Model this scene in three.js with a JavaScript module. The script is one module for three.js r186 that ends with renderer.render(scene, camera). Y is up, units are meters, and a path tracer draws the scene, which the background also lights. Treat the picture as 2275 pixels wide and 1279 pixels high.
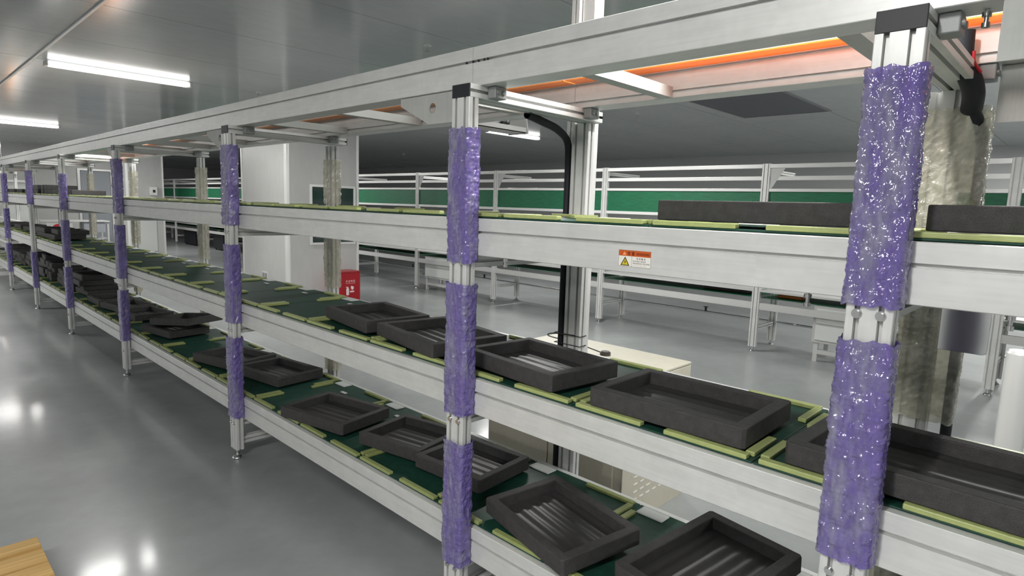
import * as THREE from 'three';
import { RectAreaLightUniformsLib } from 'three/addons/lights/RectAreaLightUniformsLib.js';
import { RoundedBoxGeometry } from 'three/addons/geometries/RoundedBoxGeometry.js';
import { mergeGeometries } from 'three/addons/utils/BufferGeometryUtils.js';
import { ImprovedNoise } from 'three/addons/math/ImprovedNoise.js';

// ---------------------------------------------------------------- camera, light, exposure
const scene = new THREE.Scene();
scene.background = new THREE.Color(0x15181a);
const FOCAL = 1356.0, IMG_H = 1279;
const camera = new THREE.PerspectiveCamera(2 * Math.atan(IMG_H / 2 / FOCAL) * 180 / Math.PI, 2275 / 1279, 0.05, 80);
{
  const yaw = 0.7651, pitch = -0.1322, roll = 0.0317;
  const fwd = new THREE.Vector3(-Math.sin(yaw) * Math.cos(pitch), Math.sin(pitch), -Math.cos(yaw) * Math.cos(pitch));
  const right = new THREE.Vector3(Math.cos(yaw), 0, -Math.sin(yaw));
  const up = new THREE.Vector3().crossVectors(right, fwd);
  const r = right.clone().multiplyScalar(Math.cos(roll)).addScaledVector(up, Math.sin(roll));
  const u = up.clone().multiplyScalar(Math.cos(roll)).addScaledVector(right, -Math.sin(roll));
  camera.position.set(0, 1.4195, 1.2708);
  camera.quaternion.setFromRotationMatrix(new THREE.Matrix4().makeBasis(r, u, fwd.clone().negate()));
}
const renderer = new THREE.WebGLRenderer({ antialias: true });
renderer.toneMapping = THREE.LinearToneMapping;
renderer.toneMappingExposure = 2.4;
renderer.shadowMap.enabled = true;
RectAreaLightUniformsLib.init();
const LAMP_NITS = 95, LAMP_GLOW = 1.5;
// battens hang in staggered rows: [x, z]
const LAMPS = [[-20.75, -.55], [-14, -.55], [-7.25, -.55], [-.5, -.55], [-20.75, 5.15], [-14, 5.15], [-7.25, 5.15], [-.5, 5.15], [-7.25, -6.2], [-.5, -6.2], [-.5, -9.05],
  [-17.3, -3.4], [-10.6, -3.4], [-3.9, -3.4], [2.8, -3.4], [-17.3, 2.3], [-10.6, 2.3], [-.5, 2.3], [2.8, 2.3], [2.8, -9.05]];
const CEIL = 2.64;

// ---------------------------------------------------------------- helpers
let seed = 7;
const rnd = () => { seed = (seed * 1664525 + 1013904223) >>> 0; return seed / 4294967296; };
const rr = (a, b) => a + (b - a) * rnd();
const noise = new ImprovedNoise();
const used = {};
function numbered(n) { const k = used[n] = (used[n] ?? -1) + 1; return k ? `${n}_${String(k).padStart(3, '0')}` : n; }
function thing(name, label, category, [x, y, z] = [0, 0, 0], group, turn = 0) {
  const o = new THREE.Group(); o.name = numbered(name); o.position.set(x, y, z); o.rotation.y = turn;
  o.userData = { label, category }; if (group) o.userData.group = group;
  scene.add(o); return o;
}
function structure(name, geo, mat) { const m = new THREE.Mesh(geo, mat); m.name = name; m.userData = { kind: 'structure' }; scene.add(m); return m; }
function part(parent, name, geo, mat, pos, label) {
  const m = new THREE.Mesh(geo, mat); m.name = name; if (pos) m.position.set(...pos); if (label) m.userData.label = label;
  parent.add(m); return m;
}
const bx = (x0, x1, y0, y1, z0, z1) => { const g = new THREE.BoxGeometry(x1 - x0, y1 - y0, z1 - z0); g.translate((x0 + x1) / 2, (y0 + y1) / 2, (z0 + z1) / 2); return g; };
const rbx = (x0, x1, y0, y1, z0, z1, r = .003, s = 2) => { const g = new RoundedBoxGeometry(x1 - x0, y1 - y0, z1 - z0, s, r); g.translate((x0 + x1) / 2, (y0 + y1) / 2, (z0 + z1) / 2); return g; };
const cyl = (r, h, pos = [0, 0, 0], axis = 'y', seg = 16, r2 = r) => { const g = new THREE.CylinderGeometry(r2, r, h, seg); if (axis === 'x') g.rotateZ(Math.PI / 2); if (axis === 'z') g.rotateX(Math.PI / 2); g.translate(...pos); return g; };
const tube = (pts, r, seg = 40, rad = 8) => new THREE.TubeGeometry(new THREE.CatmullRomCurve3(pts.map(p => new THREE.Vector3(...p))), seg, r, rad, false);
const merge = a => mergeGeometries(a.map(g => { const q = g.index ? g.toNonIndexed() : g; for (const k of Object.keys(q.attributes)) if (!['position', 'normal', 'uv'].includes(k)) q.deleteAttribute(k); return q; }));
function poly(pts, holes = []) { const s = new THREE.Shape(pts.map(p => new THREE.Vector2(...p))); for (const h of holes) s.holes.push(h); return s; }
const extrude = (shape, depth, bevel = 0) => new THREE.ExtrudeGeometry(shape, { depth, bevelEnabled: bevel > 0, bevelSize: bevel, bevelThickness: bevel, bevelSegments: 2, curveSegments: 16 });
// rectangle with rectangular slots cut into its sides; slots: {b:[],r:[],t:[],l:[]} centres measured from the rectangle's centre
function slotted(w, h, slots, sw = .0098, sd = .0145) {
  const p = [], W = w / 2, H = h / 2, c = .0015;
  const run = (list, f) => list.forEach(t => f(t));
  p.push([-W + c, -H]);
  run([...(slots.b || [])].sort((a, b) => a - b), t => p.push([t - sw / 2, -H], [t - sw / 2, -H + sd], [t + sw / 2, -H + sd], [t + sw / 2, -H]));
  p.push([W - c, -H], [W, -H + c]);
  run([...(slots.r || [])].sort((a, b) => a - b), t => p.push([W, t - sw / 2], [W - sd, t - sw / 2], [W - sd, t + sw / 2], [W, t + sw / 2]));
  p.push([W, H - c], [W - c, H]);
  run([...(slots.t || [])].sort((a, b) => b - a), t => p.push([t + sw / 2, H], [t + sw / 2, H - sd], [t - sw / 2, H - sd], [t - sw / 2, H]));
  p.push([-W + c, H], [-W, H - c]);
  run([...(slots.l || [])].sort((a, b) => b - a), t => p.push([-W, t + sw / 2], [-W + sd, t + sw / 2], [-W + sd, t - sw / 2], [-W, t - sw / 2]));
  p.push([-W, -H + c]);
  return poly(p);
}
// ---- procedural textures
function tex(n, m, f, srgb = true, rep = null) {
  const d = new Uint8Array(n * m * 4);
  for (let j = 0; j < m; j++) for (let i = 0; i < n; i++) { const c = f(i / n, j / m, i, j), k = (j * n + i) * 4; d[k] = c[0]; d[k + 1] = c[1]; d[k + 2] = c[2]; d[k + 3] = 255; }
  const t = new THREE.DataTexture(d, n, m); t.wrapS = t.wrapT = THREE.RepeatWrapping; t.magFilter = THREE.LinearFilter; t.minFilter = THREE.LinearMipmapLinearFilter; t.generateMipmaps = true;
  if (srgb) t.colorSpace = THREE.SRGBColorSpace; if (rep) t.repeat.set(...rep); t.needsUpdate = true; return t;
}
// tileable value noise
function vnoise(per, s) {
  const g = []; let q = s; for (let i = 0; i < per * per; i++) { q = (q * 1664525 + 1013904223) >>> 0; g.push(q / 4294967296); }
  const at = (i, j) => g[((j % per + per) % per) * per + ((i % per + per) % per)];
  return (u, v) => { const x = u * per, y = v * per, i = Math.floor(x), j = Math.floor(y), a = x - i, b = y - j, sa = a * a * (3 - 2 * a), sb = b * b * (3 - 2 * b);
    return (at(i, j) * (1 - sa) + at(i + 1, j) * sa) * (1 - sb) + (at(i, j + 1) * (1 - sa) + at(i + 1, j + 1) * sa) * sb; };
}
const gray = v => { const c = Math.max(0, Math.min(255, Math.round(v))); return [c, c, c]; };
const n8 = vnoise(8, 11), n16 = vnoise(16, 5), n64 = vnoise(64, 9), n200 = vnoise(200, 21);
const floorMap = tex(512, 512, (u, v) => { const k = Math.min(254, 226 + 24 * (n8(u, v) - .5) + 14 * (n16(v, u) - .5) + 10 * (n64(u, v) - .5) + 6 * (n200(u, v) - .5)); return [k, k + 1, k + 1]; }, true, [1 / 5, 1 / 5]);
const floorBump = tex(512, 512, (u, v) => gray(128 + 200 * (n64(u, v) - .5) + 50 * (n200(u, v) - .5)), false, [1 / 3.1, 1 / 3.1]);
const brushed = tex(256, 256, (u, v) => gray(242 + 10 * (n200(u, v * .06) - .5) + 8 * (n16(u, v) - .5) + 5 * (n64(u, v) - .5)), true, [1.2, 1.2]);
const foamMap = tex(256, 256, (u, v) => gray(220 + 60 * (n200(u, v) - .5) + 34 * (n16(u, v) - .5)), true, [5, 5]);
const foamBump = tex(256, 256, (u, v) => gray(128 + 150 * (n200(u, v) - .5) + 40 * (n64(u, v) - .5)), false, [5, 5]);
const woodMap = tex(256, 256, (u, v) => { const g = n200(u * .05, v) * .5 + n64(u * .1, v) * .35 + n16(u * .3, v) * .3, k = 200 + 70 * (g - .55); return [Math.min(255, k + 14), k - 6, Math.max(0, k - 46)]; }, true, [1, 1]);
const plateMap = tex(256, 256, (u, v) => gray(228 + 40 * (n16(u, v) - .5) + 24 * (n64(u, v) - .5) + 14 * (n200(u, v) - .5)), true, [2, 2]);
const wallMap = tex(256, 256, (u, v) => gray(246 + 10 * (n8(u, v) - .5) + 6 * (n64(u, v) - .5)), true, [.4, .4]);
const ridge = (a) => 1 - Math.abs(2 * a - 1);
const n24 = vnoise(24, 31), n48 = vnoise(48, 37), n40 = vnoise(40, 41);
const crinkle = tex(512, 512, (u, v) => { const w = .02 * n16(u, v); const a = Math.pow(ridge(n24(u + w, v)), 5), b = Math.pow(ridge(n40(v, u + w)), 5), c = n48(u, v); return gray(40 + 100 * a + 70 * b + 60 * c); }, false, [5, 5]);
const col = (r, g, b) => new THREE.Color().setRGB(r, g, b);
const std = o => new THREE.MeshStandardMaterial(o), phy = o => new THREE.MeshPhysicalMaterial(o);
const M = {
  floor: phy({ color: col(.35, .367, .367), map: floorMap, roughness: .36, bumpMap: floorBump, bumpScale: .00016, clearcoat: .3, clearcoatRoughness: .12 }),
  ceiling: phy({ color: col(.47, .50, .505), map: wallMap, roughness: .16 }),
  ceilingBack: std({ color: col(.05, .05, .05), roughness: .8 }),
  wall: std({ color: col(.60, .61, .61), map: wallMap, roughness: .5 }),
  white: phy({ color: col(.56, .56, .55), map: wallMap, roughness: .3 }),
  trim: std({ color: col(.74, .74, .73), roughness: .28, metalness: .25 }),
  alu: std({ color: col(.74, .745, .73), map: brushed, roughness: .42, metalness: .25 }),
  aluDark: std({ color: col(.34, .35, .35), map: brushed, roughness: .5, metalness: .3 }),
  steel: std({ color: col(.62, .62, .62), roughness: .2, metalness: 1 }),
  sheet: std({ color: col(.50, .51, .49), map: brushed, roughness: .6, metalness: .1 }),
  polished: std({ color: col(.75, .75, .74), roughness: .12, metalness: .9 }),
  cap: std({ color: col(.009, .010, .014), roughness: .5 }),
  green: phy({ color: col(.012, .062, .042), map: plateMap, roughness: .5, specularIntensity: .6 }),
  panelGreen: std({ color: col(.006, .15, .065), map: plateMap, roughness: .5 }),
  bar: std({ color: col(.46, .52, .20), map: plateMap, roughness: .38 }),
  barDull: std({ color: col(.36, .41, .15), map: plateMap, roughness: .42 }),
  tag: std({ color: col(.62, .64, .62), roughness: .4 }),
  foam: std({ color: col(.058, .055, .055), map: foamMap, bumpMap: foamBump, bumpScale: .0008, roughness: .72 }),
  foamBase: phy({ color: col(.055, .052, .052), map: foamMap, roughness: .45 }),
  orange: phy({ color: col(.95, .42, .07), roughness: .5, transmission: .45, thickness: 0 }),
  black: std({ color: col(.012, .012, .014), roughness: .55 }),
  rubber: std({ color: col(.010, .011, .016), roughness: .7 }),
  beige: std({ color: col(.66, .63, .52), map: wallMap, roughness: .45 }),
  beigeDoor: std({ color: col(.58, .55, .45), map: wallMap, roughness: .45 }),
  slot: std({ color: col(.86, .86, .80), roughness: .5 }),
  red: phy({ color: col(.42, .008, .018), roughness: .35 }),
  redDark: phy({ color: col(.30, .012, .018), roughness: .35 }),
  wood: std({ color: col(.74, .58, .34), map: woodMap, roughness: .7 }),
  puck: std({ color: col(.05, .04, .035), roughness: .5 }),
  darkPanel: std({ color: col(.10, .105, .125), roughness: .45 }),
  glassDark: phy({ color: col(.03, .05, .045), roughness: .08 }),
  doorGrey: std({ color: col(.30, .32, .35), roughness: .45 }),
  glow: std({ color: col(.9, .9, .9), emissive: col(1, .985, .955), emissiveIntensity: LAMP_GLOW, roughness: .4 }),
  wrap: phy({ color: 0xffffff, vertexColors: true, roughness: .06, ior: 1.8, transmission: .32, bumpMap: crinkle, bumpScale: .0012, thickness: 0, side: THREE.DoubleSide, specularIntensity: 1 }),
  clearWrap: phy({ color: 0xffffff, vertexColors: true, roughness: .09, ior: 1.7, transmission: .68, bumpMap: crinkle, bumpScale: .0012, thickness: 0, side: THREE.DoubleSide }),
};

// ---------------------------------------------------------------- the room
const RX0 = -30, RX1 = 5.5, RZ0 = -11.5, RZ1 = 6.8;
structure('floor', (() => { const g = bx(RX0, RX1, -.1, 0, RZ0, RZ1), p = g.attributes.position, uv = g.attributes.uv; for (let i = 0; i < p.count; i++) uv.setXY(i, p.getX(i), p.getZ(i)); return g; })(), M.floor);
{
  const c = structure('ceiling', bx(RX0, RX1, CEIL + .012, CEIL + .12, RZ0, RZ1), M.ceilingBack);
  const X0 = -4.87, Z0 = .16, PW = 1.2, PL = 2.4;
  const xs = [], zs = [];
  for (let x = X0 + PW * Math.ceil((RX0 - X0) / PW); x < RX1; x += PW) xs.push(x);
  for (let z = Z0 + PL * Math.ceil((RZ0 - Z0) / PL); z < RZ1; z += PL) zs.push(z);
  const ex = [RX0, ...xs, RX1], ez = [RZ0, ...zs, RZ1];
  for (let i = 0; i + 1 < ex.length; i++) for (let j = 0; j + 1 < ez.length; j++) {
    const w = ex[i + 1] - ex[i], l = ez[j + 1] - ez[j]; if (w < .05 || l < .05) continue;
    part(c, 'ceiling_panel', bx(ex[i] + .003, ex[i + 1] - .003, CEIL, CEIL + .0119, ez[j] + .003, ez[j + 1] - .003), M.ceiling);
  }
}
structure('wall_back', bx(RX0 - .12, RX1 + .12, -.1, CEIL + .12, RZ0 - .12, RZ0), M.wall);
structure('wall_front', bx(RX0 - .12, RX1 + .12, -.1, CEIL + .12, RZ1, RZ1 + .12), M.wall);
structure('wall_right', bx(RX1, RX1 + .12, -.1, CEIL + .12, RZ0, RZ1), M.wall);
const wl = structure('wall_left', bx(RX0 - .12, RX0, -.1, CEIL + .12, RZ0, RZ1), M.wall);

// ---------------------------------------------------------------- ceiling lamps
{
  const words = { '-20.75': 'farthest left', '-17.3': 'sixth', '-14': 'fifth', '-10.6': 'fourth', '-7.25': 'third', '-3.9': 'second', '-0.5': 'nearest', '2.8': 'rightmost' };
  const bay = { '-9.05': 'nearest the back wall', '-6.2': 'over the far bench line', '-3.4': 'over the aisle behind the rack', '-0.55': 'above the conveyor rack', '2.3': 'over the front aisle', '5.15': 'nearest the front wall' };
  for (const [x, z] of LAMPS) {
    const t = thing('batten_lamp', `white ceiling batten lamp in the ${words[String(x)]} row, ${bay[String(z)]}`, 'lamp', [x, CEIL, z], 'ceiling batten lamps');
    part(t, 'housing', rbx(-.02, .02, -.012, 0, -.62, .62, .003), M.white);
    part(t, 'diffuser', rbx(-.045, .045, -.058, -.012, -.61, .61, .014, 3), M.glow);
    part(t, 'end_cap', rbx(-.047, .047, -.06, -.01, .611, .638, .01), M.white); part(t, 'end_cap', rbx(-.047, .047, -.06, -.01, -.638, -.611, .01), M.white);
    const l = new THREE.RectAreaLight(new THREE.Color(1, .985, .955), LAMP_NITS, .09, 1.2); l.name = 'lamp_light'; l.position.set(0, -.0615, 0); l.rotation.x = -Math.PI / 2; t.add(l);
  }
}

// ---------------------------------------------------------------- multi-tier conveyor rack
const PX = [.86, -.3378, -1.5041, -3.3393, -5.4765, -7.441, -9.3115, -11.32, -13.32, -15.32, -17.32];   // left edges of the front posts, right to left
const YT = 1.786, HB = .117, TIER = [1.380, .859, .344];
const PXR = PX.map((x, i) => [.86, -.365, -1.54, -3.44, -5.59][i] ?? x - .12);
const RZ = -.645;                        // front face of the rear posts
const XR = 1.3, XL = -18.2;
const postShape = slotted(.08, .04, { t: [-.02, .02], b: [-.02, .02], l: [0], r: [0] });
const barShape = slotted(.04, .04, { t: [0], b: [0], l: [0], r: [0] });
const rack = thing('conveyor_rack', 'long four-tier aluminium conveyor rack filling the picture from right to far left', 'conveyor');
const postGeo = h => { const g = extrude(postShape, h); g.rotateX(-Math.PI / 2); return g; };
const POST_H = YT - .04 - .055;
const pg = postGeo(POST_H);
const footGeo = merge([cyl(.008, .05, [0, .036, 0], 'y', 10), cyl(.015, .01, [0, .022, 0], 'y', 6), new THREE.LatheGeometry([[0, .018], [.012, .017], [.024, .011], [.029, .005], [.029, 0], [0, 0]].map(a => new THREE.Vector2(...a)), 20)]);
const boltGeo = merge([cyl(.0065, .006, [0, 0, .003], 'z', 12), cyl(.0095, .002, [0, 0, -.001], 'z', 14)]);
const dropBolt = merge([cyl(.004, .03, [0, -.015, 0], 'y', 8), cyl(.008, .008, [0, -.008, 0], 'y', 6), cyl(.007, .008, [0, -.026, 0], 'y', 6)]);
PX.forEach((x, i) => {
  for (const rear of [0, 1]) {
    const g = new THREE.Group(); g.name = rear ? 'rear_post' : 'front_post'; g.position.set((rear ? PXR[i] : x) + .04, 0, rear ? RZ - .02 : -.02); rack.add(g);
    part(g, 'profile', pg, M.alu, [0, .055, 0]); part(g, 'levelling_foot', footGeo, M.steel);
    if (!rear) for (const y of TIER) for (const s of [-1, 1]) part(g, 'bolt', boltGeo, M.steel, [s * .02, y - HB - .022, .0215]);
  }
  // transverse bar on the post tops with black caps
  const tb = new THREE.Group(); tb.name = 'transverse_bar'; rack.add(tb); tb.position.set(x + .04, YT - .02, 0);
  const L = -RZ + .04; const tg = extrude(postShape, L - .008); tg.translate(0, 0, -L + .004); part(tb, 'profile', tg, M.alu);
  part(tb, 'end_cap', rbx(-.04, .04, -.02, .02, -.004, .0005, .0015), M.cap); part(tb, 'end_cap', rbx(-.04, .04, -.02, .02, -L - .0005, -L + .004, .0015), M.cap);
  // lower transverse bars under the tiers and near the floor
  for (const y of [...TIER.map(t => t - HB - .021), .1]) { const g = extrude(barShape, -RZ - .042); g.translate(0, 0, RZ + .001); part(rack, 'cross_bar', g, M.alu, [x + .04, y, 0]); }
});
// long side beams, jointed
const FB = [-.130, -.045], RB = [-.640, -.555];
const beamShape = (outer) => { const s = .117 / 2; const sl = { [outer > 0 ? 'r' : 'l']: [s - .0437], [outer > 0 ? 'l' : 'r']: [s - .036, -s + .02] }; return slotted(.085, .117, sl, .0088, .012); };
const shapeF = beamShape(1), shapeR = beamShape(-1);
// shape x -> -z after rotateY(90): outer side (+x) must face +z, so turn the other way
function beamAt(y, z0, shape, x0, x1, name) { const g = extrude(shape, x1 - x0 - .0016); g.rotateY(-Math.PI / 2); g.translate(x1 - x0 - .0016, 0, 0); return part(rack, name, g, M.alu, [x0 + .0008, y + HB / 2, (z0[0] + z0[1]) / 2]); }
const joints = [XR, -1.461, -5.36, -9.3, -13.3, XL];
for (const y of [YT, ...TIER.map(t => t - HB)]) for (let k = 0; k + 1 < joints.length; k++) {
  beamAt(y, FB, shapeF, joints[k + 1], joints[k], 'front_beam'); beamAt(y, RB, shapeR, joints[k + 1], joints[k], 'rear_beam');
}
for (const dx of [-.05, -.02, .004, .03, .045]) part(rack, 'joint_screw', cyl(.0035, .004, [0, 0, 0], 'z', 10), M.black, [-1.461 + dx + .02, YT + HB - .0437, -.046]);
// cross members between the beams of the top tier, orange boards lying on the top tier
for (let x = .9; x > -17; x -= .66) {
  if (PX.some(q => Math.abs(q + .04 - x) < .09)) continue;
  const c = new THREE.Group(); c.name = 'cross_member'; rack.add(c);
  part(c, 'plate', bx(x - .022, x + .022, YT + .001, YT + .004, RB[0] + .06, FB[1] - .06), M.sheet);
  part(c, 'flange', bx(x - .022, x - .019, YT + .004, YT + .035, RB[1] + .001, FB[0] - .001), M.sheet); part(c, 'flange', bx(x + .019, x + .022, YT + .004, YT + .035, RB[1] + .001, FB[0] - .001), M.sheet);
}
for (let k = 0; k + 1 < joints.length; k++) part(rack, 'orange_strip', bx(joints[k + 1] + .003, joints[k] - .003, YT + .088, YT + .092, -.5545, -.488), M.orange, null, 'translucent orange strip');
// gusset plates hanging under the beams beside the posts
function gusset(x, y, z, dir, w = .34, h = .098, hole = true, mat = M.sheet) {
  const g = new THREE.Group(); g.name = 'gusset_plate'; g.position.set(x, y, z); rack.add(g);
  const pts = [[0, 0], [w, 0], [w, -.026], [w * .53, -h], [0, -h * 1.005]].map(([a, b]) => [a * dir, b]);
  const s = poly(pts); if (hole) { const hp = new THREE.Path(); hp.absellipse(dir * w * .47, -.046, .017, .017, 0, Math.PI * 2); s.holes.push(hp); }
  const e = extrude(s, .003); part(g, 'plate', e, mat, [0, -.001, 0]);
  part(g, 'flange', bx(Math.min(0, dir * w), Math.max(0, dir * w), -.004, -.001, -.04, 0), mat);
  for (const k of [.35, .62, .86]) part(g, 'bolt', dropBolt, M.steel, [dir * w * k, -.004, -.02]);
}
[2, 3, 4, 5].forEach(i => gusset(PX[i] - .003, YT - .0005, -.056, -1));
gusset(PX[1] + .175, YT - .0005, -.056, 1, .34, .098, false); gusset(PX[1] + .12, YT - .0005, -.60, 1, .34, .13, false);
[2, 3, 4].forEach(i => gusset(PX[i] - .70, TIER[0] - HB - .0005, -.60, 1, .24, .075, false));
{ const s = new THREE.Shape(); const w = .10, h = .17, r = .012; s.moveTo(0, 0); s.lineTo(w, 0); s.lineTo(w, -h + r); s.quadraticCurveTo(w, -h, w - r, -h); s.lineTo(0, -h);
  const g = new THREE.Group(); g.name = 'side_bracket'; g.position.set(-.275, TIER[0] - HB - .001, -.61); rack.add(g);
  part(g, 'plate', extrude(s, .003, .0008), M.polished); part(g, 'bolt', dropBolt, M.steel, [.06, 0, .014]); part(g, 'bolt', dropBolt, M.steel, [.135, 0, .014]); }
for (const [x, y, z] of [[-.43, TIER[0] - HB, -.07], [-1.62, TIER[0] - HB, -.11], [-1.36, TIER[0] - HB, -.11], [-1.33, TIER[0] - HB, -.08], [-.10, TIER[0] - HB, -.09], [-1.60, YT, -.09], [-.19, YT, -.1], [-.15, YT, -.12]]) part(rack, 'hanging_bolt', dropBolt, M.steel, [x, y - .0005, z]);
// corner blocks joining transverse bars and beams
const blockGeo = merge([rbx(-.002, .032, -.036, 0, -.05, 0, .003), cyl(.007, .006, [.034, -.018, -.014], 'x', 10), cyl(.007, .006, [.034, -.018, -.036], 'x', 10)]);
PX.forEach(x => { for (const z of [-.075, -.56]) { part(rack, 'corner_block', blockGeo, M.aluDark, [x + .083, YT - .001, z]); } });

// ---------------------------------------------------------------- carrier plates on the tiers
const tierWord = ['upper tier', 'middle tier', 'bottom tier'];
const ORD = ['first', 'second', 'third', 'fourth', 'fifth', 'sixth', 'seventh', 'eighth', 'ninth', 'tenth', 'eleventh'];
function where(x) { let k = 1; while (k + 1 < PX.length && PX[k + 1] > x) k++; return k; }   // post to the right of x
const cw = .517, cz0 = -.607, cz1 = -.066;
const baseGeo = rbx(0, cw, 0, .005, cz0, cz1, .002, 1);
const barX = (l) => rbx(0, l, .005, .017, -.011, .011, .003, 2), barZ = l => rbx(-.011, .011, .005, .017, 0, l, .003, 2);
const bX = barX(.213), bZ = barZ(.135), bZl = barZ(.16);
const tagGeo = rbx(0, .105, .005, .011, 0, .055, .004, 2);
const clipGeo = rbx(0, .05, .005, .010, 0, .02, .003, 1);
const counts = {};
function carrier(x, ti, dy = 0) {   // x: left edge
  const k = where(x + cw / 2), key = ti + '_' + k; counts[key] = (counts[key] || 0) + 1;
  const lab = x + cw / 2 > PX[1] ? `green carrier plate on the ${tierWord[ti]}, ${x > .45 ? 'third' : x > -.07 ? 'second' : 'first'} right of the nearest purple post`
    : `green carrier plate on ${tierWord[ti]}, ${ORD[counts[key] - 1]} left of ${ORD[k - 1]} purple post from right`;
  const t = thing('carrier_plate', lab, 'carrier', [x, TIER[ti] + .001 + dy, 0], `carrier plates on the ${tierWord[ti]}`);
  part(t, 'base_board', baseGeo, M.green);
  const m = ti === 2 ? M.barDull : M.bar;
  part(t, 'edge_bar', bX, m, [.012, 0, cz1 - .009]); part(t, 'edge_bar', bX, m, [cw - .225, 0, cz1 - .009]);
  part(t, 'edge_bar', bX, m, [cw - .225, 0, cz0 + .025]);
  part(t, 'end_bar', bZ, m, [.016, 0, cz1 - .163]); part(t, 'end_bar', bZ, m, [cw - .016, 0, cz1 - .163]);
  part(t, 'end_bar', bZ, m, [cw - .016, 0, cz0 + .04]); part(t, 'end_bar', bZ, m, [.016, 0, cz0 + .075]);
  part(t, 'white_tag', tagGeo, M.tag, [.02, 0, cz0 + .012], 'white plastic tag'); part(t, 'clip', clipGeo, M.tag, [.19, 0, cz0 + .11]);
  return t;
}
for (let ti = 0; ti < 3; ti++) for (let k = -2; k < 28; k++) { const left = (ti === 2 ? -.59 : ti === 1 ? -.512 : -.30) - .52 * k; if (left > .75 || left < -14.2) continue; carrier(left, ti); }

// ---------------------------------------------------------------- black foam trays
function trayGeos(w, d, h, t) {
  const o = .006, oz = poly([[-w / 2 + o, -d / 2], [w / 2 - o, -d / 2], [w / 2, -d / 2 + o], [w / 2, d / 2 - o], [w / 2 - o, d / 2], [-w / 2 + o, d / 2], [-w / 2, d / 2 - o], [-w / 2, -d / 2 + o]]);
  const hole = new THREE.Path([[-w / 2 + t, -d / 2 + t], [-w / 2 + t, d / 2 - t], [w / 2 - t, d / 2 - t], [w / 2 - t, -d / 2 + t]].map(a => new THREE.Vector2(...a))); oz.holes.push(hole);
  const rim = new THREE.ExtrudeGeometry(oz, { depth: h - .006, bevelEnabled: true, bevelSize: .003, bevelThickness: .003, bevelSegments: 2 }); rim.rotateX(-Math.PI / 2); rim.translate(0, .003, 0);
  // ribbed floor
  const nx = 2, nz = 48, W = w - 2 * t + .004, D = d - 2 * t + .004, fl = new THREE.PlaneGeometry(W, D, 24, nz); fl.rotateX(-Math.PI / 2);
  const p = fl.attributes.position; for (let i = 0; i < p.count; i++) { const zz = p.getZ(i), xx = p.getX(i); const e = Math.min(1, (W / 2 - Math.abs(xx)) / .05); p.setY(i, .014 + .0022 * Math.sin(zz / D * Math.PI * 12) * Math.max(0, e) + .0012 * noise.noise(xx * 14, zz * 14, w * 10)); }
  fl.computeVertexNormals();
  const under = bx(-W / 2, W / 2, .003, .008, -D / 2, D / 2);
  return [rim, merge([fl, under])];
}
const TR = [trayGeos(.435, .305, .052, .027), trayGeos(.35, .30, .052, .025), trayGeos(.46, .33, .05, .03)];
const SIT = .0185;
function tray(label, x, z, yBase, turn = 0, kind = 0, tilt = [0, 0], group) {
  const t = thing('foam_tray', label, 'tray', [x, yBase, z], group);
  t.rotation.set(tilt[0], turn, tilt[1], 'YXZ');
  part(t, 'rim', TR[kind][0], M.foam); part(t, 'ribbed_floor', TR[kind][1], M.foamBase);
  return t;
}
const [Y1, Y2, Y3] = TIER.map(t => t + SIT);
// middle tier
tray('black foam tray at right edge on middle tier, behind nearest purple post', -.215, -.245, Y2, -.03, 2, [0, 0]);
tray('large black foam tray on middle tier just left of nearest purple post', -.765, -.235, Y2, .02, 0);
tray('black foam tray on middle tier just right of second purple post', -1.325, -.25, Y2, -.1, 0, [0, 0]);
tray('black foam tray on middle tier partly hidden behind second purple post', -1.865, -.262, Y2, -.16, 2, [0, 0]);
tray('leftmost of the near black foam trays on middle tier, beside red box', -2.355, -.29, Y2, -.14, 0, [0, 0]);
// bottom tier
tray('black foam tray on bottom tier hanging over the front beam, right of second purple post', -1.185, -.225, Y3 + .012, -.235, 0, [.05, .0]);
tray('nearest black foam tray on bottom tier, at lower edge of picture', -.70, -.30, Y3 + .035, 1.39, 0, [0, .08]);
tray('black foam tray with shiny ribs on bottom tier behind second purple post', -1.74, -.34, Y3, .08, 1);
tray('black foam tray on bottom tier just left of second purple post', -2.12, -.32, Y3, .2, 1);
tray('black foam tray on bottom tier midway between second and third purple posts', -2.63, -.235, Y3, .2, 0);
tray('black foam tray on bottom tier just right of third purple post', -3.50, -.36, Y3, .14, 0);
tray('black foam tray on bottom tier just left of third purple post', -3.99, -.29, Y3, .22, 0, [.0, 0]);
tray('tilted black foam tray on bottom tier right of fourth purple post, upper of two', -5.06, -.35, Y3 + .085, .32, 0, [0, .09]);
tray('black foam tray on bottom tier right of fourth purple post, lower of two', -5.16, -.30, Y3, .16, 0);
tray('black foam tray on bottom tier just left of fourth purple post', -6.0, -.31, Y3, .1, 0);
tray('black foam tray on bottom tier, second left of fourth purple post', -6.5, -.31, Y3, .14, 0);
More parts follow.
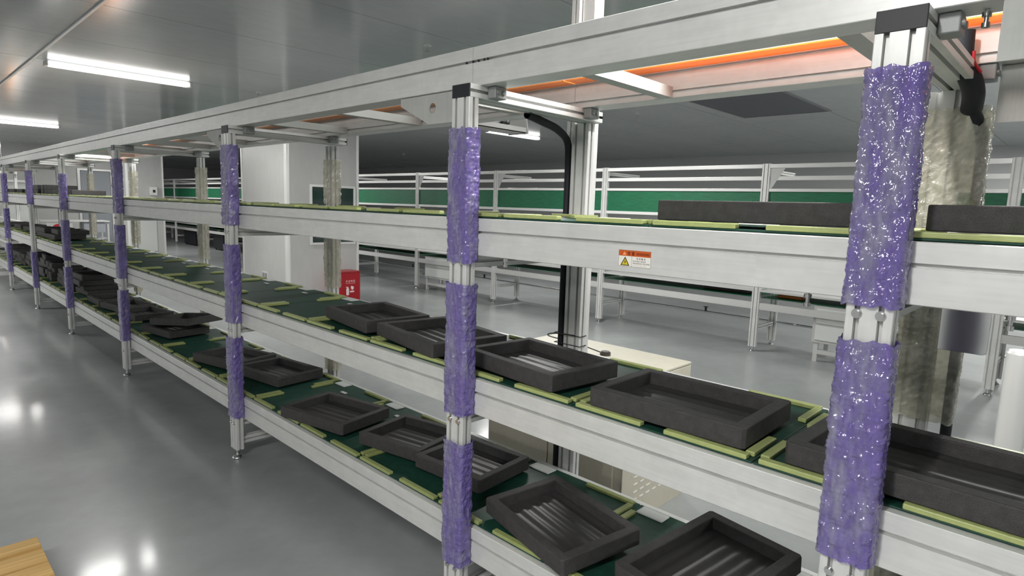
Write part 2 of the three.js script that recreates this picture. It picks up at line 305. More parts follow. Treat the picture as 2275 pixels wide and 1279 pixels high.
{
  const far = [[-6.98, 1], [-7.75, 4], [-8.22, 3], [-8.72, 3], [-9.2, 4], [-9.7, 5], [-10.2, 5], [-10.75, 4], [-11.3, 3], [-11.8, 3], [-12.4, 4]];
  far.forEach(([x, n], s) => { for (let k = 0; k < n; k++) tray(`black foam tray in ${ORD[s]} far stack on bottom tier, ${n === 1 ? 'lying alone' : k === n - 1 ? 'topmost' : k === 0 ? 'lowest' : ORD[k] + ' from below'}`, x + rr(-.02, .02), -.31 + rr(-.03, .03), Y3 + k * .053, rr(-.08, .08), 0, [0, 0], 'stacked trays at the far end of the bottom tier'); });
  [[-8.9, 2], [-9.5, 2], [-10.15, 1], [-10.8, 1], [-11.6, 1], [-12.5, 1]].forEach(([x, n], s) => { for (let k = 0; k < n; k++) tray(`black foam tray in ${ORD[s]} far pile on middle tier, ${n === 1 ? 'lying alone' : k ? 'upper' : 'lower'}`, x, -.31 + rr(-.03, .03), Y2 + k * .053, rr(-.06, .06), 0, [0, 0], 'trays at the far end of the middle tier'); });
  [[-7.95, 1], [-8.48, 1], [-9.2, 2], [-9.75, 2], [-10.3, 2], [-11.0, 1], [-11.7, 1], [-12.4, 1]].forEach(([x, n], s) => { for (let k = 0; k < n; k++) tray(`black foam tray in ${ORD[s]} far pile on upper tier, ${n === 1 ? 'lying alone' : k ? 'upper' : 'lower'}`, x, -.3, Y1 + k * .053, rr(-.05, .05), 0, [0, 0], 'trays at the far end of the upper tier'); });
}
// upper tier
tray('black foam tray on upper tier just left of nearest purple post', -.59, -.275, Y1, -.02, 2);
tray('black foam tray on upper tier right of nearest purple post', -.015, -.285, Y1, .01, 2);

// ---------------------------------------------------------------- bubble wrap sleeves
const hash = (i, j, k, c) => { let h = Math.imul(i, 374761393) ^ Math.imul(j, 668265263) ^ Math.imul(k, 2147483647 - 5147) ^ Math.imul(c + 1, 1274126177); h = Math.imul(h ^ (h >>> 13), 1274126177); return ((h ^ (h >>> 16)) >>> 0) / 4294967296; };
function worley(x, y, z) { let d = 9; const I = Math.floor(x), J = Math.floor(y), K = Math.floor(z); for (let i = -1; i < 2; i++) for (let j = -1; j < 2; j++) for (let k = -1; k < 2; k++) { const a = I + i + hash(I + i, J + j, K + k, 0) - x, b = J + j + hash(I + i, J + j, K + k, 1) - y, c = K + k + hash(I + i, J + j, K + k, 2) - z; d = Math.min(d, a * a + b * b + c * c); } return Math.sqrt(d); }
function sleeve(w, d, h, sd, du, off, amp, colorAt) {
  const per = []; const W = w / 2 + off, D = d / 2 + off, r = .009;
  const seg = (x0, z0, x1, z1, nx, nz) => { const L = Math.hypot(x1 - x0, z1 - z0), n = Math.max(1, Math.round(L / du)); for (let i = 0; i < n; i++) { const t = i / n; per.push([x0 + (x1 - x0) * t, z0 + (z1 - z0) * t, nx, nz]); } };
  const arc = (cx, cz, a0) => { for (let i = 0; i < 3; i++) { const a = a0 + Math.PI / 2 * i / 3; per.push([cx + r * Math.cos(a), cz + r * Math.sin(a), Math.cos(a), Math.sin(a)]); } };
  seg(W, -D + r, W, D - r, 1, 0); arc(W - r, D - r, 0); seg(W - r, D, -W + r, D, 0, 1); arc(-W + r, D - r, Math.PI / 2); seg(-W, D - r, -W, -D + r, -1, 0); arc(-W + r, -D + r, Math.PI); seg(-W + r, -D, W - r, -D, 0, -1); arc(W - r, -D + r, Math.PI * 1.5);
  const n = per.length, m = Math.round(h / du), pos = [], colr = [], uvs = [], idx = [];
  let acc = 0; const arcl = per.map((q, i) => { const p = per[(i + n - 1) % n]; if (i) acc += Math.hypot(q[0] - p[0], q[1] - p[1]); return acc; });
  for (let j = 0; j <= m; j++) for (let i = 0; i < n; i++) {
    const [x, z, nx, nz] = per[i], v = j / m * h, u = arcl[i];
    let y = v; if (j === 0 || j === m) y += .007 * noise.noise(u * 60, sd, j); 
    const row = Math.round(v / .0105), bu = ((u / .012 + (row % 2) * .5) % 1 + 1) % 1 - .5, bv = v / .0105 - row;
    const bub = Math.max(0, 1 - (bu * bu + bv * bv) * 5.2);
    const fold = Math.abs(noise.noise(x * 26 + sd, v * 15, z * 26)) , wr = noise.noise(x * 60, v * 36 + sd, z * 60), sharp = Math.pow(1 - Math.min(1, fold * 3.2), 3);
    const big = noise.noise(x * 6 + sd * 3, v * 5, z * 6), wd = .006 * wr;
    const w1 = worley((x + wd) / .017 + sd, v / .021, z / .017 + sd), w2 = worley(x / .0085 + sd * 2, (v + wd) / .010, z / .0085);
    const k = amp * (1.6 * w1 + 1.0 * w2 + .5 * sharp + .3 * bub + .9 * big - .95);
    pos.push(x + nx * k, y, z + nz * k);
    const c = colorAt(x / W, v, z / D, sharp, sd); colr.push(...c); uvs.push(u, v);
  }
  for (let j = 0; j < m; j++) for (let i = 0; i < n; i++) { const a = j * n + i, b = j * n + (i + 1) % n, c = a + n, e = b + n; idx.push(a, c, b, b, c, e); }
  const g = new THREE.BufferGeometry(); g.setAttribute('position', new THREE.Float32BufferAttribute(pos, 3)); g.setAttribute('color', new THREE.Float32BufferAttribute(colr, 3)); g.setAttribute('uv', new THREE.Float32BufferAttribute(uvs, 2)); g.setIndex(idx); g.computeVertexNormals(); return g;
}
const mix = (a, b, t) => a.map((v, i) => v + (b[i] - v) * t);
const purple = (x, v, z, sharp, sd) => { const t = Math.max(0, Math.min(1, .40 - .28 * x + 1.0 * noise.noise(x * 1.6 + sd, v * 7, z * 1.3) + .5 * noise.noise(x * 9, v * 40, sd))); const t2 = Math.max(0, Math.min(1, .5 + 1.2 * noise.noise(x * 5 + 9, v * 24 + sd, z * 5))); return mix(mix([.20, .145, .46], [.33, .32, .45], t), [.12, .09, .29], t2 * .55); };
const clear = (x, v, z, sharp, sd) => { const t = Math.max(0, Math.min(1, .5 + .9 * noise.noise(x * 4 + sd, v * 20, z * 4))); return mix([.90, .88, .80], [.72, .70, .60], t); };
const wrapsAt = [null,
  [[1.258, 1.686], [.752, 1.192]], [[1.24, 1.655], [.742, 1.172], [.217, .648]], [[1.28, 1.688], [.762, 1.177], [.24, .682]],
  [[1.278, 1.684], [.778, 1.187], [.287, .684]], [[1.255, 1.60], [.753, 1.15], [.277, .686]], [[1.27, 1.666], [.265, .70]], [[1.26, 1.66], [.75, 1.17], [.27, .68]]];
const segWord = ['upper', 'middle', 'lower'];
for (let i = 1; i < wrapsAt.length; i++) wrapsAt[i].forEach(([y0, y1], k) => {
  const du = i === 1 ? .0027 : i === 2 ? .0029 : i === 3 ? .005 : .008;
  const m = new THREE.Mesh(sleeve(.08, .04, y1 - y0, i * 7.3 + k * 3.1, du, .007, i < 3 ? .0034 : .0042, purple), M.wrap); m.name = numbered('purple_bubble_wrap');
  m.position.set(PX[i] + .04, y0, -.02); const lower = wrapsAt[i].length === 2 && k === 1;
  m.userData = { label: `${lower ? 'lower' : segWord[k]} purple bubble wrap sleeve on ${i === 1 ? 'nearest' : ORD[i - 1]} front post from right`, category: 'bubble wrap', group: 'purple bubble wrap sleeves' }; scene.add(m);
});
[1, 3, 4, 5, 6].forEach(i => [[.87 + .02, 1.262], [1.40, i === 1 ? 1.70 : 1.665], [.36 + .01, .70]].forEach(([y0, y1], k) => {
  const wide = i === 1 ? .125 : .08;
  const m = new THREE.Mesh(sleeve(wide, .045, y1 - y0, i * 5.1 + k * 2.7 + 40, i === 1 ? .005 : .0075, .009, .004, clear), M.clearWrap); m.name = numbered('clear_bubble_wrap');
  m.position.set(PXR[i] + .04 + (wide - .08) / 2, y0, RZ - .02);
  m.userData = { label: `${['middle', 'upper', 'lower'][k]} clear bubble wrap sleeve on rear post behind ${i === 1 ? 'nearest' : ORD[i - 1]} purple post`, category: 'bubble wrap', group: 'clear bubble wrap sleeves' }; scene.add(m);
}));

// ---------------------------------------------------------------- printed sheets
function canvasTex(w, h, draw) { const c = document.createElement('canvas'); c.width = w; c.height = h; draw(c.getContext('2d'), w, h); const t = new THREE.CanvasTexture(c); t.colorSpace = THREE.SRGBColorSpace; return t; }
const pseudo = (g, x, y, s, kind) => {   // small blocky glyphs, as blurred as in the photograph
  const P = { a: [[0, .1, 1, .1], [.5, 0, .5, .5], [.15, .35, .85, .35], [.1, .55, .9, .55], [.25, .55, .25, 1], [.75, .55, .75, 1], [.25, .98, .75, .98], [.25, .77, .75, .77]], b: [[.05, .15, .3, .3], [.05, .5, .3, .6], [.05, 1, .3, .75], [.45, .15, .95, .15], [.4, .5, 1, .5], [.38, .98, 1, .98], [.7, .05, .7, .98]],
    c: [[.5, 0, .5, 1], [.1, .25, .9, .25], [.1, .6, .9, .6], [.1, .25, .1, .6], [.9, .25, .9, .6], [.5, .98, 1, .98]], d: [[0, .2, 1, .2], [.3, 0, .1, .5], [.5, .2, .5, 1], [.15, .6, .85, .6], [.15, .98, .9, .98]], e: [[.5, 0, .5, .55], [.5, .5, .05, 1], [.5, .5, .95, 1], [.15, .2, .3, .45], [.85, .2, .7, .45]] };
  g.beginPath(); for (const [a, b, c, d] of P[kind]) { g.moveTo(x + a * s, y + b * s); g.lineTo(x + c * s, y + d * s); } g.stroke();
};
{
  const t = canvasTex(512, 228, (g, w, h) => {
    g.fillStyle = '#e9e6df'; g.fillRect(0, 0, w, h); g.fillStyle = '#c4561c'; g.fillRect(8, 8, w - 16, 76);
    g.fillStyle = '#f0a468'; g.beginPath(); g.moveTo(96, 24); g.lineTo(128, 70); g.lineTo(64, 70); g.fill();
    g.strokeStyle = '#3c1606'; g.lineWidth = 7; pseudo(g, 146, 24, 46, 'd'); pseudo(g, 210, 24, 46, 'a');
    g.fillStyle = '#3c1606'; g.font = 'bold 42px sans-serif'; g.textBaseline = 'middle'; g.fillText('WARNING', 284, 50, 210);
    g.strokeStyle = '#55524e'; g.lineWidth = 4; g.strokeRect(5, 5, w - 10, h - 10); g.beginPath(); g.moveTo(214, 86); g.lineTo(214, h - 6); g.stroke();
    g.fillStyle = '#1c1a12'; g.beginPath(); g.moveTo(110, 94); g.lineTo(182, 214); g.lineTo(38, 214); g.fill(); g.fillStyle = '#d3bd2e'; g.beginPath(); g.moveTo(110, 118); g.lineTo(162, 204); g.lineTo(58, 204); g.fill();
    g.fillStyle = '#2a2308'; g.beginPath(); g.moveTo(116, 134); g.lineTo(98, 170); g.lineTo(110, 170); g.lineTo(104, 200); g.lineTo(126, 160); g.lineTo(114, 160); g.fill();
    g.strokeStyle = '#3a3a3a'; g.lineWidth = 4; 'dcab'.split('').forEach((k, i) => pseudo(g, 290 + i * 36, 98, 26, k));
    g.fillStyle = '#4a4a4a'; g.font = 'bold 25px sans-serif'; g.fillText('ELECTRIC SHOCK', 232, 146, 262); g.fillText('HAZARDOUS VOLTAGE', 232, 174, 262); g.fillStyle = '#8d8d8a'; g.font = '15px sans-serif'; g.fillText('Turn off power before servicing', 232, 200, 262);
  });
  const m = new THREE.Mesh(bx(-.048, .048, -.0215, .0215, 0, .0006), [0, 1, 2, 3, 5].map(() => M.tag).toSpliced(4, 0, std({ map: t, roughness: .4 }))); m.name = 'warning_sticker'; m.position.set(-.84, 1.2995, -.0448);
  m.userData = { label: 'orange and white electric shock warning sticker on the upper beam', category: 'sticker' }; scene.add(m);
}
// ---------------------------------------------------------------- cabinet, riser column, cables
{
  const x0 = -2.25, x1 = -1.396, z0 = -1.482, z1 = -.92, h = .687;
  const c = thing('control_cabinet', 'beige metal control cabinet standing on the floor behind the rack', 'cabinet', [x0, 0, z1]);
  const W = x1 - x0, D = z1 - z0;
  part(c, 'body', rbx(.0, W - .004, .04, h - .012, -D, -.004, .004), M.beigeDoor); part(c, 'plinth', bx(.02, W - .02, 0, .04, -D + .02, -.02), M.black);
  part(c, 'top', rbx(-.004, W, h - .012, h, -D - .004, .004, .003), M.beige);
  part(c, 'door', rbx(.02, W * .49, .06, h - .03, -.004, .006, .003), M.beigeDoor); part(c, 'door', rbx(W * .50, W - .05, .06, h - .03, -.004, .006, .003), M.beigeDoor);
  const side = part(c, 'side_panel', rbx(W - .004, W, .0, h - .016, -D, .0, .0015), M.beige);
  for (let r = 0; r < 6; r++) for (let k = 0; k < 6; k++) { const g = rbx(0, .0016, -.004, .004, -.016, .016, .0007, 1); part(side, 'vent_slot', g, M.slot, [W, .12 + r * .036, -.11 - k * .055 - (r % 2) * .0]); }
  const s = thing('sensor_puck', 'small dark round puck with a wire on the cabinet top', 'puck', [-1.752, h, -1.254]);
  part(s, 'body', merge([cyl(.027, .016, [0, .008, 0], 'y', 28), cyl(.022, .004, [0, .018, 0], 'y', 28)]), M.puck);
  part(s, 'wire', tube([[-.02, .012, .01], [-.08, .06, .12], [-.0, .16, .45], [.20, .228, .63], [.285, .232, .628]], .0028, 40, 6), M.black);
}
{
  const r = thing('riser_column', 'tall aluminium riser with white trunking rising to the ceiling behind second purple post', 'column', [-1.585, 0, RZ - .046]);
  const g = extrude(slotted(.04, .04, { t: [0], b: [0], l: [0], r: [0] }, .008, .01), CEIL - .002); g.rotateX(-Math.PI / 2); part(r, 'profile', g, M.alu, [0, .001, -.02]);
  part(r, 'trunking', rbx(.022, .082, .70, CEIL - .001, -.075, -.015, .003), M.trim, null, 'white trunking');
}
{
  const m = new THREE.Mesh(tube([[-1.50, 1.742, -.34], [-1.515, 1.73, -.44], [-1.53, 1.712, -.55], [-1.556, 1.675, -.64], [-1.567, 1.60, -.662], [-1.567, 1.4, -.664], [-1.567, 1.2, -.664], [-1.567, .95, -.664], [-1.567, .86, -.665], [-1.566, .60, -.665], [-1.566, .30, -.665], [-1.566, .02, -.665]], .0145, 120, 12), M.rubber); m.name = 'black_conduit';
  m.userData = { label: 'thick black cable running down the post in front of the cabinet', category: 'cable' }; scene.add(m);
}
for (const [k, y] of [[0, .912], [1, .872]]) { const x0 = PXR[2] - .045, x1 = PXR[2] + .083, zf = RZ + .003, zb = RZ - .043; const m = new THREE.Mesh(merge([tube([[x0, y, zf], [x1, y + .001, zf]], .0018, 4, 6), tube([[x1, y, zf], [x1, y, zb]], .0018, 4, 6), tube([[x0, y, zb], [x0, y, zf]], .0018, 4, 6), tube([[x0, y, zb], [x1, y, zb]], .0018, 4, 6)]), M.black); m.name = numbered('cable_tie'); m.userData = { label: `${k ? 'lower' : 'upper'} black tie around the post above the cabinet`, category: 'cable tie', group: 'cable ties' }; scene.add(m); }
{ // insulated hose end near the nearest post
  const t = thing('black_sleeve', 'bent black rubber sleeve hanging beside the top of nearest purple post', 'sleeve', [0, 0, 0]);
  const pts = [[-.286, 1.852, -.50], [-.285, 1.815, -.503], [-.283, 1.782, -.51], [-.268, 1.752, -.535], [-.264, 1.722, -.585], [-.270, 1.695, -.625]];
  part(t, 'sleeve', tube(pts, .0235, 50, 16), M.rubber);
  part(t, 'cable', tube([[-.268, 1.705, -.61], [-.246, 1.63, -.656], [-.243, 1.5, -.664], [-.243, 1.0, -.664], [-.243, .5, -.664], [-.243, .03, -.664]], .013, 60, 10), M.rubber);
  part(t, 'red_stripe', tube([[-.2615, 1.805, -.498], [-.2595, 1.782, -.502], [-.247, 1.76, -.520]], .004, 16, 6), M.red);
}
// open lamp tray hanging from the ceiling behind the rack
{
  const t = thing('hanging_lamp_tray', 'unlit white lamp tray with loose wires hanging behind second purple post', 'lamp', [-2.36, 1.815, -.87]);
  part(t, 'tray', merge([bx(-.06, .06, 0, .004, -.325, .15), bx(-.06, -.056, 0, .05, -.325, .15), bx(.056, .06, 0, .028, -.325, .15)]), M.white);
  const e = extrude(poly([[-.075, -.004], [.075, -.004], [.06, .075], [-.06, .075]]), .006); part(t, 'end_plate', e, M.white, [0, 0, -.331]); part(t, 'end_plate', e.clone(), M.white, [0, 0, .15]);
  for (const x of [-.03, .03]) part(t, 'hanger', merge([bx(x - .004, x + .004, .004, .09, -.02, -.012), bx(x - .004, x + .004, .082, .09, -.012, .229)]), M.steel);
  part(t, 'wires', merge([tube([[.03, .02, -.25], [.0, .05, -.2], [.04, .035, -.1], [-.02, .05, 0], [.02, .03, .1]], .006, 40, 6), tube([[-.02, .02, -.26], [.03, .06, -.2], [-.01, .03, -.1], [.03, .05, .05]], .006, 40, 6)]), M.tag);
  part(t, 'connector', rbx(-.01, .02, .02, .05, -.24, -.19, .004), M.black);
}
// ---------------------------------------------------------------- white clad columns
function cladColumn(label, x1, z1, w, d, extra) {   // near corner (x1,z1), extends -x by w and -z by d
  const c = thing('clad_column', label, 'column', [x1, 0, z1]);
  part(c, 'core', bx(-w + .02, -.02, 0, CEIL, -d + .02, -.02), M.wall);
  part(c, 'front_panel', rbx(-w + .035, -.05, .0, CEIL, -.02, 0, .002), M.white); part(c, 'side_panel', rbx(-.02, 0, .0, CEIL, -d + .03, -.05, .002), M.white);
  const cove = new THREE.CylinderGeometry(.05, .05, CEIL, 24, 1, false, 0, Math.PI / 2); cove.translate(-.05, CEIL / 2, -.05); part(c, 'corner_trim', cove, M.trim, null, 'rounded shiny corner trim');
  part(c, 'edge_trim', rbx(-.03, .012, 0, CEIL, -d - .005, -d + .03, .004), M.trim); part(c, 'edge_trim', rbx(-w - .005, -w + .035, 0, CEIL, -.03, .008, .004), M.trim);
  if (extra) extra(c); return c;
}
cladColumn('white panel-clad column with a framed window, behind third purple post', -7.6, -2.4, 1.36, 1.06, c => {
  const w = new THREE.Group(); w.name = 'window'; c.add(w);
  part(w, 'pane', bx(.0005, .003, .86, 1.60, -.98, -.36), M.glassDark, null, 'dark glossy pane');
  for (const g of [bx(0, .012, .83, .86, -1.01, -.33), bx(0, .012, 1.60, 1.63, -1.01, -.33), bx(0, .012, .86, 1.60, -1.01, -.98), bx(0, .012, .86, 1.60, -.36, -.33)]) part(w, 'frame_bar', g, M.trim);
  const s = new THREE.Group(); s.name = 'wall_socket'; c.add(s); s.position.set(-.62, .38, 0);
  part(s, 'plate', rbx(-.12, .05, -.06, .05, 0, .006, .003), M.tag); part(s, 'socket', rbx(-.1, -.045, -.035, .03, .006, .012, .002), M.aluDark); part(s, 'socket', rbx(-.02, .03, -.035, .03, .006, .012, .002), M.aluDark);
});
cladColumn('white panel-clad column with a low access panel, left of fourth purple post', -15, -2.45, .8, .72, c => {
  part(c, 'access_panel', rbx(.0, .01, .2, 1.0, -.55, -.12, .003), M.tag);
  const b = new THREE.Group(); b.name = 'switch_box'; c.add(b); part(b, 'box', rbx(0, .05, 1.42, 1.60, -.58, -.44, .006), M.trim); part(b, 'button', rbx(.05, .056, 1.48, 1.54, -.54, -.49, .002), M.black);
});
// red extinguisher box
{
  const t = canvasTex(256, 400, (g, w, h) => {
    g.fillStyle = '#a50d1c'; g.fillRect(0, 0, w, h); g.strokeStyle = '#e8b9bb'; g.fillStyle = '#f0dcdc'; g.lineWidth = 5; 'ebcd'.split('').forEach((k, i) => pseudo(g, 66 + i * 33, 84, 27, k));
    g.font = '15px sans-serif'; g.textAlign = 'center'; g.fillText('FIRE EXTINGUISHER BOX', 130, 132, 130);
    g.beginPath(); g.roundRect(72, 190, 38, 92, 12); g.fill(); g.fillRect(80, 172, 22, 20); g.fillRect(66, 170, 18, 8);
    g.beginPath(); g.moveTo(150, 214); g.quadraticCurveTo(118, 186, 146, 158); g.quadraticCurveTo(160, 176, 166, 166); g.quadraticCurveTo(186, 196, 160, 214); g.fill(); g.fillRect(122, 226, 56, 20);
    g.lineWidth = 5; pseudo(g, 62, 330, 28, 'e'); pseudo(g, 96, 330, 28, 'a'); g.font = 'bold 34px sans-serif'; g.textAlign = 'left'; g.fillText('119', 132, 357);
  });
  const b = thing('fire_extinguisher_box', 'red fire extinguisher box with white print beside the white column', 'box', [-7.43, 0, -3.15]);
  part(b, 'body', rbx(-.125, .12, .0, .47, -.16, .15, .006), M.red); part(b, 'lid', rbx(-.128, .125, .455, .48, -.163, .153, .006), M.redDark);
  const d = new THREE.Mesh(bx(.12, .124, .03, .45, -.15, .142), [std({ map: t, roughness: .4 }), M.red, M.red, M.red, M.red, M.red]); d.name = 'door'; d.userData.label = 'red door with white printed symbols'; b.add(d);
}
// ---------------------------------------------------------------- far bench line
{
  const L = thing('bench_line', 'long aluminium bench line with green panels behind the rack', 'bench');
  const xs = [3.4, 1.43, -.545, -2.52, -4.495, -6.42, -8.28, -10.25, -12.25, -14.25, -16.25, -18.25, -20.25, -22.25, -24.25];
  const bp = postGeo(1.93 - .05), leg = postGeo(.60);
  const Xa = -16.3, Xb = 3.6;
  xs.forEach((x, i) => {
    const g = new THREE.Group(); g.name = 'bench_post'; g.position.set(x, 0, -5.02); L.add(g); part(g, 'profile', bp, M.alu, [0, .05, 0]); part(g, 'foot', footGeo, M.steel);
    const r = new THREE.Group(); r.name = 'rear_leg'; r.position.set(x, 0, -5.52); L.add(r); part(r, 'profile', leg, M.alu, [0, .05, 0]); part(r, 'foot', footGeo, M.steel);
    const c = extrude(barShape, .46); c.translate(0, 0, -5.5); part(L, 'cross_bar', c, M.alu, [x, .24, 0]);
    if (i % 2 === 1 || i === 6) { const e = extrude(poly([[0, 0], [.15, 0], [.15, -.03], [.02, -.24], [0, -.24]]), .003); part(L, 'gusset_plate', e, M.white, [x + .042, 1.925, -5.012]); }
    const arm = extrude(barShape, .7); arm.translate(0, 0, -5.75); part(L, 'arm', arm, M.alu, [x, 1.86, 0]);
  });
  for (let i = 0; i + 1 < xs.length; i++) {
    const a = xs[i + 1] + .0405, b = xs[i] - .0405;
    part(L, 'top_rail', rbx(a, b, 1.885, 1.925, -5.04, -5.0, .002, 1), M.trim); part(L, 'upper_rail', rbx(a, b, 1.765, 1.805, -5.05, -5.01, .002, 1), M.trim);
    part(L, 'panel_rail', rbx(a, b, 1.652, 1.682, -5.035, -5.005, .002, 1), M.trim);
    part(L, 'green_panel', bx(a + .002, b - .002, 1.41, 1.651, -5.028, -5.020), M.panelGreen); part(L, 'panel_rail', rbx(a, b, 1.375, 1.409, -5.04, -5.005, .002, 1), M.trim);
    part(L, 'apron_beam', rbx(a, b, .445, .515, -5.045, -5.005, .002, 1), M.white); part(L, 'rear_beam', rbx(a, b, .50, .56, -5.545, -5.505, .002, 1), M.white);
    part(L, 'deck', bx(a, b, .63, .65, -5.56, -5.0), M.white); part(L, 'shelf_belt', bx(a, b, .565, .57, -5.5, -5.05), M.panelGreen);
    part(L, 'air_pipe', tube([[a, .255, -5.52], [b, .255, -5.52]], .012, 4, 8), M.steel); const mx = (a + b) / 2 + .2; part(L, 'valve', merge([cyl(.014, .05, [mx, .285, -5.52], 'y', 8), bx(mx - .03, mx + .03, .31, .317, -5.527, -5.513)]), M.black);
  }
}
for (const [x0, x1, y0, y1, lab] of [[-1.96, -1.44, .19, .56, 'white drawer unit under the far bench, right of the rack sticker'], [-8.12, -7.45, .20, .56, 'white drawer unit under the far bench, near the red box'], [-.36, .35, .16, .56, 'white drawer unit under the far bench at right edge of picture']]) {
  const t = thing('drawer_unit', lab, 'cabinet', [x0, 0, -5.06], 'drawer units under the far bench'); const w = x1 - x0;
  part(t, 'body', rbx(0, w, y0, y1, -.40, 0, .004), M.white); for (const [a, b] of [[.02, .06], [w - .06, w - .02]]) for (const z of [-.38, -.05]) part(t, 'leg', bx(a, b, 0, y0, z, z + .04), M.white);
  part(t, 'drawer', rbx(.03, w - .03, y0 + .03, (y0 + y1) / 2 - .01, 0, .012, .003), M.tag); part(t, 'drawer', rbx(.03, w - .03, (y0 + y1) / 2 + .01, y1 - .03, 0, .012, .003), M.tag);
  part(t, 'lower_rail', bx(.06, w - .06, .08, .12, -.05, -.01), M.white);
}
for (const [x, z, w, h, m, lab, dy] of [[-2.95, -5.3, .5, .10, 'puck', 'dark parts box on the shelf of the far bench', .5705], [-2.25, -5.3, .24, .05, 'orange', 'orange parts bin on the shelf of the far bench', .5705]]) {
  const t = thing('parts_box', lab, 'box', [x, dy, z]); part(t, 'tray', merge([bx(-w / 2, w / 2, 0, .004, -.09, .09), bx(-w / 2, w / 2, 0, h * .55, .086, .09), bx(-w / 2, w / 2, 0, h * .55, -.09, -.086), bx(-w / 2, -w / 2 + .004, 0, h * .55, -.09, .09), bx(w / 2 - .004, w / 2, 0, h * .55, -.09, .09)]), M[m]);
}
// white round pole behind the rack at the right
{
  const t = thing('bollard_pole', 'light grey round pole standing behind the rack at right edge of picture', 'pole', [-.19, 0, -2.0]);
  part(t, 'tube', cyl(.05, .86, [0, .45, 0], 'y', 28), M.trim); part(t, 'base_flange', merge([cyl(.09, .02, [0, .01, 0], 'y', 28), cyl(.055, .03, [0, .03, 0], 'y', 28)]), M.trim); part(t, 'top_cap', cyl(.05, .012, [0, .886, 0], 'y', 28, .042), M.trim);
}
// ---------------------------------------------------------------- ceiling fittings
for (const [x, z, lab] of [[-4.42, -5.53, 'sprinkler head on the ceiling beyond the orange boards'], [-12.8, -8.0, 'sprinkler head on the ceiling beyond second purple post'], [-3.93, -1.79, 'sprinkler head on the ceiling above the rack, nearest'], [-7.2, -1.9, 'sprinkler head on the ceiling above third purple post']]) {
  const t = thing('sprinkler_head', lab, 'sprinkler', [x, CEIL, z], 'ceiling sprinklers'); part(t, 'rosette', cyl(.035, .006, [0, -.003, 0], 'y', 20), M.trim); part(t, 'stem', cyl(.009, .04, [0, -.026, 0], 'y', 10), M.steel); part(t, 'deflector', cyl(.018, .003, [0, -.048, 0], 'y', 16), M.steel);
}
{ const t = thing('return_air_panel', 'dark rectangular panel set in the ceiling beyond the orange boards', 'vent', [-2.95, CEIL, -5.75]); part(t, 'panel', bx(-.5, .5, -.006, -.0005, -.75, .75), M.darkPanel); for (const g of [bx(-.52, .52, -.01, -.0005, -.77, -.75), bx(-.52, .52, -.01, -.0005, .75, .77), bx(-.52, -.5, -.01, -.0005, -.75, .75), bx(.5, .52, -.01, -.0005, -.75, .75)]) part(t, 'frame_bar', g, M.aluDark); }
{ const m = new THREE.Mesh(merge([rbx(-9.8, -3.2, CEIL - .014, CEIL - .0005, .155, .175, .002, 1)]), M.trim); m.name = 'ceiling_conduit'; m.userData = { label: 'thin white conduit strip along the ceiling above the left lamp', category: 'conduit' }; scene.add(m); }
// ---------------------------------------------------------------- far left end of the hall
{
  const p = structure('wall_partition', bx(-20.12, -20, 0, CEIL, -4.0, -1.0), M.white);
  const d = part(p, 'door', rbx(-20, -19.96, .01, 2.02, -3.3, -2.62, .004), M.doorGrey); part(d, 'handle', rbx(-19.96, -19.93, 1.0, 1.03, -3.22, -3.1, .004), M.steel);
  for (const g of [bx(-20, -19.95, 0, 2.08, -2.61, -2.55), bx(-20, -19.95, 0, 2.08, -3.37, -3.31), bx(-20, -19.95, 2.03, 2.08, -3.31, -2.61)]) part(p, 'door_frame', g, M.trim);
}
{
  const t = thing('white_machine', 'white machine enclosure with double doors at the far left end', 'machine', [-18.5, 0, -.72]);
  part(t, 'body', rbx(-1.2, 0, .12, 1.62, -.62, 0, .01), M.white); part(t, 'base', bx(-1.15, -.05, 0, .12, -.57, -.05), M.black); part(t, 'top_trim', rbx(-1.23, .03, 1.62, 1.68, -.64, .02, .006), M.trim);
  for (const z of [[-.59, -.32], [-.30, -.03]]) { const d = part(t, 'door', rbx(0, .015, .5, 1.55, z[0], z[1], .004), M.tag); part(d, 'handle', rbx(.015, .04, .95, 1.1, z[1] - .05, z[1] - .03, .004), M.steel); }
}
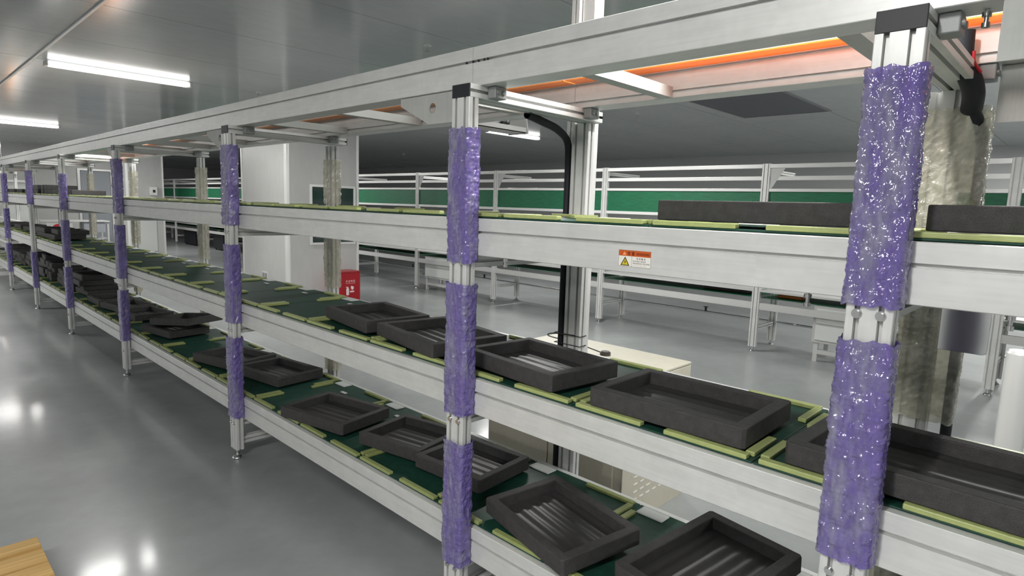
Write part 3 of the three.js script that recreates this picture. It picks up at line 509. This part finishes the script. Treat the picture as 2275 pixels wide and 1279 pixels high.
{
  const t = thing('white_table', 'white work table with a red oval emblem, behind fifth purple post', 'table', [-18, 0, -1.4]);
  part(t, 'top', rbx(-.7, 0, .72, .75, -1.4, 0, .004), M.white); for (const x of [-.66, -.04]) for (const z of [-1.36, -.04]) part(t, 'leg', bx(x - .02, x + .02, 0, .72, z - .02, z + .02), M.white);
  part(t, 'shelf', bx(-.66, -.04, .3, .32, -1.36, -.04), M.white); part(t, 'front_panel', rbx(-.03, -.01, .46, .715, -.62, -.1, .003), M.white); part(t, 'drawer', rbx(-.4, -.02, .46, .715, -1.3, -.85, .004), M.doorGrey);
  const e = new THREE.CylinderGeometry(1, 1, .01, 32); e.rotateZ(Math.PI / 2); e.scale(1, .075, .13); part(t, 'emblem', e, M.red, [-.006, .6, -.36], 'red oval emblem');
}
for (const [x, w, lab] of [[-19.4, .9, 'dark equipment crate under the far bench, left of the window column'], [-17.2, .7, 'dark equipment crate under the far bench, nearer the window column']]) {
  const t = thing('equipment_crate', lab, 'crate', [x, 0, -5.28], 'dark crates under the far bench'); part(t, 'body', rbx(-w / 2, w / 2, .03, .42, -.17, .17, .01), M.cap); part(t, 'lid', rbx(-w / 2 - .01, w / 2 + .01, .39, .43, -.18, .18, .008), M.rubber);
  for (const a of [-w / 2 + .06, w / 2 - .06]) for (const z of [-.12, .12]) part(t, 'caster', cyl(.015, .03, [a, .015, z], 'z', 12), M.black);
}
// ---------------------------------------------------------------- wooden pallet at lower left
{
  const t = thing('wooden_pallet', 'pale wooden pallet on the floor at lower left corner', 'pallet', [-2.785, 0, .935]);
  const w = .9, d = 1.0;
  for (let k = 0; k < 8; k++) { const x = k * .112; const g = rbx(x, x + (k === 0 ? .085 : .1), .102, .12, 0, d, .002, 1); const uv = g.attributes.uv, p = g.attributes.position; for (let i = 0; i < p.count; i++) uv.setXY(i, p.getZ(i) * .7 + k * .31, p.getX(i) * 3 + k * .17); part(t, 'deck_board', g, M.wood); }
  for (const z of [.0, .45, .9]) { part(t, 'stringer', rbx(0, w, .084, .1015, z, z + .1, .002, 1), M.wood); for (const x of [0, .4, .78]) part(t, 'block', rbx(x + .002, x + .11, .018, .0835, z, z + .1, .003, 1), M.wood); part(t, 'bottom_board', rbx(0, w, 0, .0175, z, z + .1, .002, 1), M.wood); }
}
scene.traverse(o => { if (o.isMesh) { o.castShadow = true; o.receiveShadow = true; } });
renderer.render(scene, camera);
